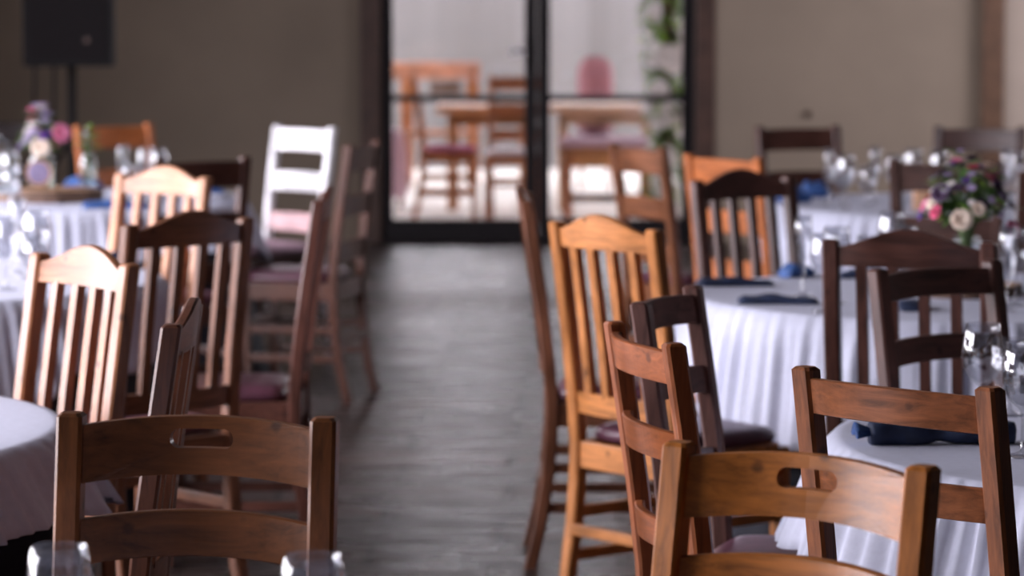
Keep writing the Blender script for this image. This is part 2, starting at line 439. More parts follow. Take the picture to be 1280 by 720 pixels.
# ------------------------------------------------------------------ tables: underskirt and white overlay
def ang(a): return (a + math.pi) % (2 * math.pi) - math.pi
def table(cx, cy, corner, label, ulabel, dents=(), r=.75, seed=0, hang=.265):
    """dents: (chair centre x, y) tucked under the cloth; they push the floor-length cloth in"""
    rng = random.Random(seed)
    ph = [rng.uniform(0, 6.28) for _ in range(6)]
    n = 540
    D = []
    for (dx, dy) in dents:
        v = Vector((dx - cx, dy - cy)); D.append((math.atan2(v.y, v.x), v.length - .27))
    def dent(a, z):
        lim = 9
        w = 0
        for (da, dr) in D:
            q = abs(ang(a - da)); s = max(0, min(1, (.68 - q) / .24)); s = s * s * (3 - 2 * s)
            if s > 0: lim = min(lim, dr * s + (1 - s) * .80); w = max(w, s)
        return lim, w
    def waves(a):
        q = .5 * math.sin(17 * a + ph[0] + .9 * math.sin(4 * a + ph[4])) + .35 * math.sin(27 * a + ph[1] + .8 * math.sin(3 * a + ph[2])) + .25 * math.sin(9 * a + ph[3])
        return q if q < 0 else q ** 1.3
    def pleats(a):                                     # fine sharp folds, uneven in depth
        w1 = math.sin(46 * a + ph[1] + 1.6 * math.sin(5 * a + ph[2]) + .7 * math.sin(11 * a + ph[0]))
        w2 = math.sin(67 * a + ph[5] + 1.2 * math.sin(7 * a + ph[3]))
        amp = .45 + .55 * (.5 + .5 * math.sin(6 * a + ph[4])) * (.6 + .4 * math.sin(13 * a + ph[5]))
        return amp * (1 - abs(w1)) * 1.3 + .25 * w2 - .35
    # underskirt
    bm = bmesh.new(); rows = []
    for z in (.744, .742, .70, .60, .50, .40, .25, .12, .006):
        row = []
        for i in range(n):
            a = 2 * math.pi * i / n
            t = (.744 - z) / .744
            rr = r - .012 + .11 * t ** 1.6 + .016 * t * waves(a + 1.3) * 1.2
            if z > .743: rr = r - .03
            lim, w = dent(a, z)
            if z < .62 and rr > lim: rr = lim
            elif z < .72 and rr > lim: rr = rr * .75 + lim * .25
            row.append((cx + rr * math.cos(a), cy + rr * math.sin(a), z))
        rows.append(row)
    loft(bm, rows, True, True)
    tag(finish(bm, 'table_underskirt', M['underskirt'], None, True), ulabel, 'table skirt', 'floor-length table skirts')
    # overlay
    bm = bmesh.new(); rows = []
    N2 = 9
    for k, rr in enumerate((.12, .35, .55, .68, .735)):
        rows.append([(cx + rr * math.cos(2 * math.pi * i / n), cy + rr * math.sin(2 * math.pi * i / n), .752) for i in range(n)])
    for k in range(N2 + 1):
        t = k / N2; row = []
        for i in range(n):
            a = 2 * math.pi * i / n
            c = (.5 + .5 * math.cos(4 * (a - R(corner)))) ** 2
            lim, w = dent(a, 0)
            drop = (hang + .64 * hang * c) * (1 - w) + min(hang, .205) * w + .010 * waves(a)
            d = drop * t
            fold = min(1, t * 3.5) ** .8 * (.022 * pleats(a) * (1 - .3 * t) + .024 * t * waves(a))
            flare = .018 + .085 * t * (1 - .3 * c)
            rad = r + flare + fold
            if k == 0: rad = r + .004; zz = .7505
            else: zz = .745 - d
            row.append((cx + rad * math.cos(a), cy + rad * math.sin(a), zz))
        rows.append(row)
    loft(bm, rows, True, False)
    o = finish(bm, 'tablecloth', M['cloth'], None, True)
    sm = o.modifiers.new('thickness', 'SOLIDIFY'); sm.thickness = .0025; sm.offset = 1
    tag(o, label, 'tablecloth', 'white tablecloths on the round tables')
table(1.36, 5.96, -155, 'white cloth on the nearest right round table, a rolled navy napkin on it', 'dark navy skirt under the white cloth of the nearest right table', [(.48, 5.64), (.55, 6.20), (1.09, 6.76)], seed=1, hang=.225)
table(1.26, 8.83, -146, 'white cloth on the middle right round table with the colourful flowers', 'dark skirt under the white cloth of the middle right flower table', [(.86, 9.57), (.30, 8.93)], seed=2)
table(1.80, 12.55, 200, 'white cloth on the far right round table below the taupe wall', 'dark skirt of the far right table, mostly hidden behind chairs', [], seed=3)
table(-1.83, 12.85, 10, 'white cloth on the far left round table with a jar of flowers', 'black skirt showing between chairs under the far left white cloth', [(-1.60, 13.98)], seed=4, hang=.15)
table(-1.78, 9.30, -30, 'white cloth on the middle left round table crowded with glasses', 'dark skirt of the middle left table behind the pale slatted chair', [(-1.25, 9.75), (-.79, 8.95)], seed=5)
table(-1.63, 6.12, -60, 'lavender-white cloth at the left edge on the near left table', 'black skirt hanging to the floor at the lower left edge', [(-1.125, 6.71), (-.85, 5.70)], seed=6, hang=.13)
table(-.42, 3.22, 20, 'white cloth on the table nearest us, below the bottom edge', 'dark skirt of the table nearest us below the frame', [(-.48, 4.23), (.22, 3.90)], seed=8)

# ------------------------------------------------------------------ table ware
ZT = .7545
def glass_mesh(kind):
    bm = bmesh.new()
    if kind == 'wine':
        prof = [(0, .0015), (.034, .0015), (.035, .003), (.018, .006), (.006, .011), (.0042, .03), (.004, .07), (.0055, .085), (.016, .094), (.029, .107), (.037, .125), (.040, .142), (.0395, .162), (.036, .185), (.032, .208), (.031, .208),
                (.035, .185), (.0383, .162), (.0388, .142), (.0355, .126), (.027, .109), (.012, .097), (0, .093)]
    elif kind == 'water':
        prof = [(0, .0015), (.032, .0015), (.033, .003), (.016, .007), (.007, .014), (.006, .04), (.010, .052), (.026, .063), (.036, .082), (.0385, .105), (.037, .13), (.033, .155), (.032, .155),
                (.036, .13), (.0373, .105), (.0345, .083), (.024, .066), (0, .057)]
    else:
        prof = [(0, .0015), (.030, .0015), (.031, .003), (.012, .007), (.005, .013), (.0042, .06), (.005, .075), (.013, .09), (.021, .115), (.0245, .15), (.024, .19), (.022, .225), (.0212, .225),
                (.0231, .19), (.0235, .15), (.0198, .116), (0, .088)]
    lathe(bm, prof, 32)
    bmesh.ops.recalc_face_normals(bm, faces=bm.faces[:])
    me = bpy.data.meshes.new(kind + '_glass'); bm.to_mesh(me); bm.free(); me.materials.append(M['glass'])
    for p in me.polygons: p.use_smooth = True
    return me
GM = {k: glass_mesh(k) for k in ('wine', 'water', 'flute')}
GN = {'wine': 'wine_glass', 'water': 'water_goblet', 'flute': 'champagne_flute'}
def glass(kind, x, y, label, group):
    o = link(bpy.data.objects.new(GN[kind], GM[kind])); o.location = (x, y, ZT); o.rotation_euler = (0, 0, random.uniform(0, 6))
    return tag(o, label, 'glass', group)
g = 'glasses at the bottom edge'
glass('wine', -.520, 3.63, 'rim of the clear wine glass at the lower left edge, under the chair post', g)
glass('wine', -.225, 3.57, 'rim of a clear wine glass below the right post of the knotty slotted chair', g)
g = 'glasses on the nearest right table'
glass('wine', .900, 6.08, 'large clear wine glass standing behind the right post of the brown chair', g)
glass('water', .985, 6.30, 'small clear goblet partly hidden behind the large wine glass', g)
glass('wine', .925, 5.74, 'clear wine glass cut by the right edge, on the nearest right table', g)
g = 'glasses on the middle right table'
glass('flute', .80, 8.76, 'leftmost flute on the middle right table, near the dark napkins', g)
glass('wine', .82, 8.34, 'wine glass nearest the folded napkin on the middle right table', g)
glass('wine', .87, 8.56, 'wine glass just left of the dark arched chair, behind another glass', g)
glass('wine', 1.09, 9.15, 'wine glass behind the peak of the dark arched chair', g)
glass('wine', 1.06, 8.60, 'wine glass seen between the dark upright slats at middle right', g)
glass('wine', 1.345, 8.50, 'wine glass right of the flowers on the middle right table', g)
glass('flute', 1.30, 8.36, 'flute below the pink bloom on the middle right table', g)
glass('water', 1.00, 8.93, 'goblet left of the flowers on the middle right table', g)
g = 'glasses on the far right table'
for (k, x, y, l) in [('flute', 1.235, 12.45, 'leftmost tall flute on the far right table'), ('wine', 1.285, 12.30, 'front wine glass of the left cluster on the far right table'),
                     ('water', 1.31, 12.62, 'goblet at the back of the left cluster on the far right table'), ('water', 1.385, 12.45, 'goblet between the two clusters on the far right table'),
                     ('flute', 1.43, 12.60, 'tall flute of the middle cluster on the far right table'), ('wine', 1.475, 12.32, 'wine glass of the middle cluster on the far right table'),
                     ('wine', 1.60, 12.75, 'wine glass above the dark slat, left one before the taupe wall'), ('wine', 1.685, 12.62, 'wine glass above the dark slat, just left of the pillar'),
                     ('flute', 1.92, 12.42, 'tall flute in front of the brown pillar'), ('wine', 1.985, 12.60, 'rightmost wine glass on the far right table')]:
    glass(k, x, y, l, g)
g = 'glasses on the far left table'
for (k, x, y, l) in [('wine', -1.97, 12.55, 'wine glass left of the glass dome on the far left table'), ('water', -2.03, 12.35, 'goblet at the left edge of the far left table'), ('water', -1.93, 12.30, 'goblet in front of the glass dome on the far left table'),
                     ('flute', -1.555, 12.78, 'leftmost flute of the cluster right of the far left flowers'), ('wine', -1.475, 12.90, 'wine glass at the back of the cluster right of the far left flowers'),
                     ('wine', -1.405, 12.72, 'rightmost wine glass of the cluster right of the far left flowers'), ('water', -1.505, 12.58, 'goblet at the front of the cluster right of the far left flowers')]:
    glass(k, x, y, l, g)
g = 'glasses on the middle left table'
for (k, x, y, l) in [('wine', -1.42, 8.95, 'bright wine glass at the left edge on the middle left table'), ('wine', -1.37, 9.20, 'wine glass furthest right on the middle left table'),
                     ('flute', -1.47, 9.50, 'tall flute at the back of the middle left table'), ('water', -1.325, 8.87, 'goblet at the front of the middle left table'), ('water', -1.42, 9.33, 'goblet among the taller glasses on the middle left table')]:
    glass(k, x, y, l, g)

def folded_napkin(x, y, rot, L, W, label, mat='napkin', h=.022, seed=0):
    rng = random.Random(seed); bm = bmesh.new(); loops = []
    n = 14
    for i in range(n + 1):
        u = i / n; x0 = (u - .5) * L; wv = W * (.92 + .12 * math.sin(5 * u + seed)); hh = h * (.75 + .35 * math.sin(3.1 * u + .4) + .12 * math.sin(13 * u + seed))
        if i in (0, n): hh *= .55; wv *= .9
        lp = []
        for k in range(12):
            a = 2 * math.pi * k / 12
            c, s = math.cos(a), math.sin(a)
            lp.append((x0, wv / 2 * math.copysign(abs(c) ** .6, c), hh / 2 + hh / 2 * math.copysign(abs(s) ** .7, s) + .002 * math.sin(k * 2.3 + u * 9) * (s > 0)))
        loops.append(lp)
    loft(bm, loops)
    o = finish(bm, 'folded_napkin', M[mat], None, True); o.location = (x, y, ZT + .0005); o.rotation_euler = (0, 0, R(rot))
    return tag(o, label, 'napkin', 'navy napkins on the tables')
def rolled_napkin(x, y, rot, L, label):
    t = thing('rolled_napkin', label, 'napkin', (x, y, ZT + .0005), rot, 'navy napkins on the tables')
    bm = bmesh.new(); loops = []
    n = 40
    for i in range(n + 1):
        u = i / n; x0 = (u - .5) * L
        ra = .021 * (1 + .16 * math.sin(9 * u) + .1 * math.sin(21 * u + 1)); 
        lp = []
        for k in range(16):
            a = 2 * math.pi * k / 16
            q = ra * (1 + .10 * math.sin(3 * a + 7 * u) + .06 * math.sin(7 * a - 11 * u))
            lp.append((x0, 1.35 * q * math.cos(a), max(0, .019 + q * math.sin(a))))
        loops.append(lp)
    loft(bm, loops); finish(bm, 'roll', M['napkin'], t, True)
    bm = bmesh.new()                                                     # the loose gathered end
    for k in range(7):
        a0 = -1.2 + 2.4 * k / 6; loops = []
        for j in range(6):
            s = j / 5; w = .008 + .010 * s
            cx, cy, cz = -L / 2 + .012 - .040 * s, .030 * s * math.sin(a0) , .020 + .016 * s * math.cos(a0 * 1.2) - .006 * s
            loops.append([(cx, cy - w, cz), (cx, cy, cz + .006 + .006 * s), (cx, cy + w, cz), (cx, cy, cz - .003)])
        loft(bm, loops)
    finish(bm, 'gathered_end', M['napkin_blue'], t, True)
    return t
rolled_napkin(.80, 5.91, 3, .27, 'rolled navy napkin on the nearest white table, seen through the brown chair back')
folded_napkin(.635, 9.08, 3, .22, .07, 'dark folded napkin further back at the left of the middle right table', seed=1)
folded_napkin(.715, 8.56, -4, .215, .075, 'navy folded napkin at the front left of the middle right table', seed=2)
folded_napkin(1.01, 9.32, 0, .10, .07, 'dark napkin glimpsed beside the left post of the dark arched chair', seed=3)
folded_napkin(.835, 9.36, 40, .10, .07, 'small blue napkin left of the glasses on the middle right table', 'napkin_blue', .035, seed=4)
folded_napkin(1.055, 8.42, 80, .16, .07, 'dark napkin seen between the dark upright slats', seed=5)
folded_napkin(1.235, 12.95, 0, .12, .09, 'blue napkin left of the flutes on the far right table', 'napkin_blue', .06, seed=6)
folded_napkin(1.115, 12.62, 20, .12, .09, 'blue napkin at the left rim of the far right table', 'napkin_blue', .06, seed=7)
folded_napkin(-1.41, 13.30, 0, .10, .08, 'bright blue napkin standing behind the stacked plates at far left', 'napkin_blue', .07, seed=8)
folded_napkin(-1.52, 12.28, 5, .26, .08, 'blue napkin seen through the slats of the pale arched chair', 'napkin_blue', .03, seed=9)
folded_napkin(-1.80, 13.42, 0, .16, .08, 'dark blue napkin right of the far left flower jar', 'napkin_blue', .05, seed=10)
folded_napkin(-1.22, 9.66, 20, .14, .08, 'navy napkin behind the peak of the pale arched chair at left', 'napkin', .05, seed=11)
def plate(x, y, z, label, r=.10):
    bm = bmesh.new(); lathe(bm, [(0, .004), (r * .55, .0), (r * .62, .004), (r * .98, .014), (r, .017), (r * .97, .018), (r * .6, .009), (0, .008)], 36)
    o = finish(bm, 'dinner_plate', M['china'], None, True); o.location = (x, y, z)
    return tag(o, label, 'plate', 'plates on the far left table')
plate(-1.21, 12.78, ZT, 'lower white plate at the right rim of the far left table')
plate(-1.21, 12.78, ZT + .013, 'upper white plate stacked at the right rim of the far left table')
o = folded_napkin(-1.21, 12.78, 10, .12, .08, 'blue napkin lying on the stacked white plates', 'napkin_blue', .03, seed=13); o.location.z = ZT + .023

# ------------------------------------------------------------------ flowers
def blossom_bm(r, rings=3, per=6, seed=0, cup=.6):
    rng = random.Random(seed); bm = bmesh.new()
    for q in range(rings):
        f = (q + 1) / rings; n = per + q
        tilt = R(15 + 62 * f * (1.15 - cup * .5)); ln = r * (.55 + .45 * f)
        for k in range(n):
            a = 2 * math.pi * (k + .5 * q) / n + rng.uniform(-.15, .15)
            rows = []
            for j in range(5):
                s = j / 4; tl = tilt * (.55 + .5 * s)
                rad = ln * s * math.sin(tl) + .06 * r; z = ln * s * math.cos(tl)
                w = r * (.16 + .42 * math.sin(math.pi * min(1, .15 + .72 * s))) * (.6 + .5 * f)
                rows.append([(rad * math.cos(a) - math.sin(a) * w * u, rad * math.sin(a) + math.cos(a) * w * u, z - .10 * r * u * u) for u in (-1, -.5, 0, .5, 1)])
            loft(bm, rows, False, False, closed=False)
    t = bmesh.new(); bmesh.ops.create_icosphere(t, subdivisions=2, radius=r * .22)
    for v in t.verts: v.co.z += r * .22
    merge(bm, t)
    return bm
def leaf_into(bm, base, direc, L, W, rng, mat=0):
    d = Vector(direc).normalized(); s = d.cross(Vector((0, 0, 1)))
    if s.length < .1: s = Vector((1, 0, 0))
    s.normalize(); up = s.cross(d); b = Vector(base); rows = []
    for j in range(6):
        u = j / 5; w = W * .5 * math.sin(math.pi * (.08 + .9 * u)) ; p = b + d * (L * u) - up * (.25 * L * u * u)
        rows.append([p - s * w + up * w * .3, p, p + s * w + up * w * .3])
    loft(bm, rows, False, False, closed=False, mat=mat)
blossom_cache = {}
def blossom(parent, col_, r, p, d, label=None, seed=0):
    key = (col_, seed % 3)
    if key not in blossom_cache:
        bm = blossom_bm(1.0, 4, 5, seed % 3)
        me = bpy.data.meshes.new('blossom'); bmesh.ops.recalc_face_normals(bm, faces=bm.faces[:]); bm.to_mesh(me); bm.free(); me.materials.append(M['petal_' + col_])
        for f in me.polygons: f.use_smooth = True
        blossom_cache[key] = me
    o = link(bpy.data.objects.new('blossom', blossom_cache[key])); o.parent = parent
    o.location = p; o.scale = (r, r, r); o.rotation_euler = Vector(d).to_track_quat('Z', 'Y').to_euler()
    if label: o['label'] = label
    return o
def wood_slice(x, y, r, h, label, seed=0):
    rng = random.Random(seed); bm = bmesh.new(); n = 48
    def ring(rr, z): return [(rr * (1 + .04 * math.sin(3 * 6.283 * i / n + seed) + .02 * math.sin(7 * 6.283 * i / n)) * math.cos(6.283 * i / n), rr * (1 + .04 * math.sin(3 * 6.283 * i / n + seed) + .02 * math.sin(7 * 6.283 * i / n)) * math.sin(6.283 * i / n), z) for i in range(n)]
    loft(bm, [ring(r * .98, 0), ring(r, .006), ring(r, h - .005), ring(r * .97, h)], True, False, mat=0)
    loft(bm, [ring(r * .97, h), ring(r * .93, h), ring(r * .5, h + .001), ring(r * .1, h + .001)], False, True, mat=1)
    o = finish(bm, 'wood_slice', None, None, False, mats=[M['bark'], M['wood_cut']]); o.location = (x, y, ZT)
    return tag(o, label, 'wood slice', 'wood slices under the flowers')
def jar(x, y, z, r, h, name, label, disc=None):
    t = thing(name, label, 'jar', (x, y, z))
    bm = bmesh.new()
    lathe(bm, [(0, .002), (r * .9, .002), (r, .012), (r, h * .72), (r * .93, h * .82), (r * .74, h * .88), (r * .74, h), (r * .70, h), (r * .70, h * .88), (r * .90, h * .81), (r * .95, h * .71), (r * .95, .014), (0, .008)], 32)
    finish(bm, 'jar_body', M['jar'], t, True)
    if disc:
        bm = bmesh.new(); lathe(bm, [(0, 0), (disc, 0), (disc, .004), (disc * .82, .006), (0, .006)], 32)
        d = finish(bm, 'round_label', M['purple_label'], t, True); d.rotation_euler = (R(90), 0, R(-8)); d.location = (0, -r - .002, h * .45)
        bm = bmesh.new(); lathe(bm, [(disc, -.002), (disc * 1.14, -.002), (disc * 1.14, .006), (disc, .006), (disc, -.002)], 32)
        e = finish(bm, 'label_rim', M['wood_cut'], d, True)
    return t
def bouquet(x, y, z, base_r, height, spread, cols, n, label, seed):
    rng = random.Random(seed)
    t = thing('flower_bouquet', label, 'flowers', (x, y, z), 0, 'table flower bouquets')
    st = bmesh.new(); fo = bmesh.new(); tips = []
    for i in range(n):
        a = 2.399 * i + rng.uniform(-.3, .3); q = math.sqrt((i + .5) / n)
        hh = height * (1 - .42 * q ** 2.0) * rng.uniform(.88, 1.06); rr = spread * q
        tip = Vector((rr * math.cos(a), rr * math.sin(a), hh))
        b = Vector((base_r * .5 * math.cos(a + 2), base_r * .5 * math.sin(a + 2), .015))
        mid = Vector((base_r * .55 * math.cos(a), base_r * .55 * math.sin(a), height * .45))
        tube(st, [b, (b + mid) / 2, mid, mid * .4 + tip * .6 + Vector((0, 0, .006)), tip], .0018, 6)
        tips.append((tip, (tip - mid).normalized()))
        for k in range(4):
            s = rng.uniform(.2, .95) if base_r > .02 else rng.uniform(.8, .98); p = mid.lerp(tip, s)
            leaf_into(fo, p, (math.cos(a + rng.uniform(-1.5, 1.5)), math.sin(a + rng.uniform(-1.5, 1.5)), rng.uniform(-.1, .8)), rng.uniform(.035, .075), rng.uniform(.012, .026), rng, 0 if rng.random() < .3 else 1)
    finish(st, 'stems', M['stem'], t); 
    finish(fo, 'leaves', None, t, False, mats=[M['leaf'], M['leaf_dark']])
    for i, (tip, d) in enumerate(tips):
        c, r = cols[i % len(cols)]
        blossom(t, c, r * rng.uniform(.85, 1.12), tip, d, seed=i)
    return t
# middle right centrepiece
wood_slice(1.26, 8.83, .15, .03, 'round wood slice under the colourful flowers on the middle right table', 1)
jar(1.26, 8.85, ZT + .032, .048, .13, 'flower_jar', 'clear jar holding the colourful flowers on the middle right table')
bq = bouquet(1.26, 8.85, ZT + .042, .045, .34, .125, [('plum', .020), ('lavender', .013), ('cream', .020), ('lavender', .015), ('purple', .018), ('white', .011), ('plum', .018), ('pink', .018), ('lavender', .012), ('white', .013), ('rose', .018)], 60, 'wild mixed bouquet of plum, cream and pink blooms on the middle right table', 3)
blossom(bq, 'cream', .030, (-.03, -.12, .17), (-.1, -1, .45), 'large cream rose', 1)
blossom(bq, 'pink', .026, (.115, -.06, .14), (.6, -.8, .3), 'coral pink bloom', 2)
blossom(bq, 'plum', .028, (-.08, -.07, .24), (-.5, -.8, .5), 'dark plum bloom', 0)
# far left centrepiece
wood_slice(-1.80, 12.72, .165, .05, 'thick brown wood slice under the jars on the far left table', 2)
jar(-1.87, 12.70, ZT + .052, .052, .145, 'label_jar', 'jar with a round lilac label on the far left wood slice', .046)
jar(-1.680, 12.66, ZT + .052, .036, .15, 'posy_bottle', 'narrow clear bottle right of the lilac-labelled jar')
bq = bouquet(-1.87, 12.70, ZT + .062, .045, .31, .070, [('lavender', .026), ('lavender', .022), ('white', .024), ('purple', .02), ('pink', .024)], 26, 'bouquet of lavender, white and pink flowers on the far left table', 5)
blossom(bq, 'cream', .038, (.01, -.07, .155), (.0, -1, .4), 'large creamy white rose', 1)
blossom(bq, 'pink', .038, (.085, -.05, .21), (.5, -.8, .4), 'large pink bloom', 2)
t = bouquet(-1.680, 12.66, ZT + .06, .016, .25, .012, [('white', .016), ('lavender', .014)], 9, 'small sprig of pale flowers in the narrow bottle on the far left table', 9)
# glass dome
t = thing('glass_dome', 'clear glass cloche left of the far left flowers', 'glass dome', (-2.06, 12.82, ZT))
bm = bmesh.new(); lathe(bm, [(.072, .018), (.074, .03), (.074, .17)] + [(.074 * math.cos(a), .17 + .074 * math.sin(a)) for a in [R(x) for x in range(8, 90, 8)]] + [(0, .244)], 36)
finish(bm, 'dome', M['jar'], t, True)
bm = bmesh.new(); lathe(bm, [(0, .240), (.006, .244), (.012, .256), (.008, .266), (0, .268)], 20); finish(bm, 'dome_knob', M['jar'], t, True)
bm = bmesh.new(); lathe(bm, [(0, 0), (.085, 0), (.088, .006), (.085, .016), (0, .016)], 36); finish(bm, 'dome_base', M['wood_cut'], t, True)
# peach block
bm = bmesh.new(); box(bm, (-.042, -.02, 0), (.042, .02, .075), .004)
o = finish(bm, 'wooden_block', M['peach']); o.location = (1.575, 12.2, ZT); tag(o, 'pale peach wooden block on the far right table behind the flowers', 'block')

# ------------------------------------------------------------------ loudspeaker on tripod
SX, SY = -2.265, 16.5
t = thing('loudspeaker', 'black loudspeaker high in the top left corner on a stand', 'speaker', (SX, SY, 1.20))
bm = bmesh.new(); loops = []
for z, k in ((0, .96), (.012, 1), (.66, 1), (.68, .96)):
    loops.append([(-.228 * k, -.15 * k, z), (.228 * k, -.15 * k, z), (.228 * k, -.02 * k, z), (.16 * k, .17 * k, z), (-.16 * k, .17 * k, z), (-.228 * k, -.02 * k, z)])
loft(bm, loops); finish(bm, 'cabinet', M['black_plastic'], t)
bm = bmesh.new(); box(bm, (-.205, -.158, .03), (.205, -.146, .65), .004); finish(bm, 'grille', M['grille'], t)
bm = bmesh.new(); lathe(bm, [(0, 0), (.014, 0), (.014, .003), (0, .004)], 20); d = finish(bm, 'badge', M['casing'], t); d.rotation_euler = (R(90), 0, 0); d.location = (.10, -.1585, .135)
t = thing('speaker_stand', 'black tripod stand carrying the loudspeaker behind the far left table', 'speaker stand', (SX, SY, 0))
bm = bmesh.new(); tube(bm, [(0, 0, .25), (0, 0, 1.199)], .022, 14); finish(bm, 'pole', M['black_plastic'], t, True)
bm = bmesh.new(); lathe(bm, [(0.023, .78), (.036, .78), (.036, .87), (.023, .87)], 16); finish(bm, 'collar', M['black_plastic'], t)
for k in range(3):
    a = R(-65 + 120 * k)
    bm = bmesh.new(); tube(bm, [(.03 * math.cos(a), .03 * math.sin(a), .80), (.52 * math.cos(a), .52 * math.sin(a), .014)], .014, 8); finish(bm, 'leg', M['black_plastic'], t, True)
    bm = bmesh.new(); tube(bm, [(.02 * math.cos(a), .02 * math.sin(a), .30), (.30 * math.cos(a), .30 * math.sin(a), .38)], .008, 6); finish(bm, 'brace', M['black_plastic'], t, True)
for i, (dx, l) in enumerate(((-.235, 'left thin black cable hanging from the loudspeaker'), (-.13, 'right thin black cable hanging from the loudspeaker'))):
    bm = bmesh.new(); tube(bm, [(SX + dx * .8, SY + .17, 1.30), (SX + dx * .95, SY + .22, 1.20), (SX + dx, SY + .24, .9), (SX + dx * 1.02, SY + .24, .5), (SX + dx, SY + .22, .03), (SX + dx + .1, SY + .3, .012)], .009, 8)
    tag(finish(bm, 'speaker_cable', M['black_plastic'], None, True), l, 'cable', 'loudspeaker cables')
bm = bmesh.new(); lathe(bm, [(0, 0), (.024, 0), (.024, .01), (.012, .014), (.010, .03), (0, .032)], 20)
o = finish(bm, 'wall_hook', M['casing'], None, True); o.rotation_euler = (R(90), 0, 0); o.location = (1.86, 20.15, .81)
tag(o, 'small dark round hook on the taupe wall above the dark chair', 'hook')

# ------------------------------------------------------------------ the room
YW = 20.15; XL, XR, YB, ZC = -4.6, 5.6, -3.0, 3.9
def struct(name, boxes, mat, bev=0, parent=None):
    bm = bmesh.new()
    for lo, hi in boxes: box(bm, lo, hi, bev)
    o = finish(bm, name, M[mat], parent)
    if parent is None: o['kind'] = 'structure'
    return o
struct('floor', [((XL - .25, YB - .25, -.10), (XR + .25, YW + .25, 0))], 'floor')
struct('ceiling', [((XL - .25, YB - .25, ZC), (XR + .25, YW + .25, ZC + .2))], 'ceiling')
struct('wall_back', [((XL - .25, YW, 0), (-.955, YW + .25, ZC)), ((1.275, YW, 0), (2.945, YW + .25, ZC)), ((-.955, YW, 2.25), (1.275, YW + .25, ZC))], 'wall')
struct('wall_right_panel', [((3.085, YW, 0), (XR + .25, YW + .25, ZC))], 'wall_pale')
struct('wall_front', [((XL - .25, YB - .25, 0), (XR + .25, YB, ZC))], 'dark_panel')
struct('wall_right', [((XR, YB, 0), (XR + .25, 16.9, ZC)), ((XR, 16.9, 0), (XR + .25, 19.6, 1.35)), ((XR, 16.9, 2.95), (XR + .25, 19.6, ZC)), ((XR, 19.6, 0), (XR + .25, YW, ZC))], 'dark_panel')
struct('trim_1', [((2.945, YW - .06, 0), (3.085, YW + .25, ZC))], 'pillar', .006)
struct('trim_2', [((-.955, YW - .03, 0), (-.832, YW + .25, 2.25))], 'casing', .005)
struct('trim_3', [((1.152, YW - .03, 0), (1.275, YW + .25, 2.25))], 'casing', .005)
struct('trim_4', [((-.832, YW - .03, 2.13), (1.152, YW + .25, 2.25))], 'casing', .005)
# left wall with windows
WIN = [(3.6, 6.4), (7.0, 9.8), (10.4, 13.0), (13.4, 14.3)]
Z0, Z1 = .6, 3.75
bx = [((XL - .25, YB, 0), (XL, YW, Z0)), ((XL - .25, YB, Z1), (XL, YW, ZC))]
ys = [YB] + [v for w in WIN for v in w] + [YW]
for a, b in zip(ys[::2], ys[1::2]): bx.append(((XL - .25, a, Z0), (XL, b, Z1)))
struct('wall_left', bx, 'wall')
for i, (a, b) in enumerate(WIN):
    fr = [((XL - .16, a, Z0), (XL - .10, a + .06, Z1)), ((XL - .16, b - .06, Z0), (XL - .10, b, Z1)), ((XL - .16, a, Z0), (XL - .10, b, Z0 + .06)), ((XL - .16, a, Z1 - .06), (XL - .10, b, Z1)),
          ((XL - .15, (a + b) / 2 - .02, Z0), (XL - .11, (a + b) / 2 + .02, Z1))]
    struct('window_%d' % (i + 1), fr, 'casing')
    L = bpy.data.lights.new('window_portal', 'AREA'); L.shape = 'RECTANGLE'; L.size = b - a; L.size_y = Z1 - Z0
    L.cycles.is_portal = True
    lo = link(bpy.data.objects.new('window_portal', L)); lo.location = (XL - .2, (a + b) / 2, (Z0 + Z1) / 2); lo.rotation_euler = (R(90), 0, R(-90))
# the glass double door
for i, (x0, x1) in enumerate(((-.830, .158), (.162, 1.150))):
    d = link(bpy.data.objects.new('door_%d' % (i + 1), None)); d.location = (0, 0, 0); d['kind'] = 'structure'
    y0, y1 = YW + .06, YW + .115
    struct('door_frame', [((x0, y0, .012), (x0 + .078, y1, 2.125)), ((x1 - .078, y0, .012), (x1, y1, 2.125)), ((x0 + .078, y0, .012), (x1 - .078, y1, .142)), ((x0 + .078, y0, 2.02), (x1 - .078, y1, 2.125)), ((x0 + .078, y0 + .005, .885), (x1 - .078, y1 - .005, .928))], 'black_frame', .003, d)
    bm = bmesh.new(); box(bm, (x0 + .07, YW + .085, .135), (x1 - .07, YW + .091, 2.03)); finish(bm, 'door_pane', M['pane'], d)
    if i == 0:
        bm = bmesh.new(); box(bm, (x1 - .062, y0 - .008, 1.10), (x1 - .022, y0 + .002, 1.30), .004); finish(bm, 'door_lock_plate', M['black_plastic'], d)
        bm = bmesh.new(); tube(bm, [(x1 - .042, y1 + .001, 1.20), (x1 - .042, y1 + .05, 1.20), (x1 - .06, y1 + .06, 1.20), (x1 - .165, y1 + .06, 1.195)], [.014, .014, .026, .026], 10); finish(bm, 'door_handle', M['china'], d, True)  # the handle's bright reflection is painted in as white
struct('door_threshold', [((-.832, YW - .02, 0), (1.152, YW + .25, .012))], 'black_frame', .003)

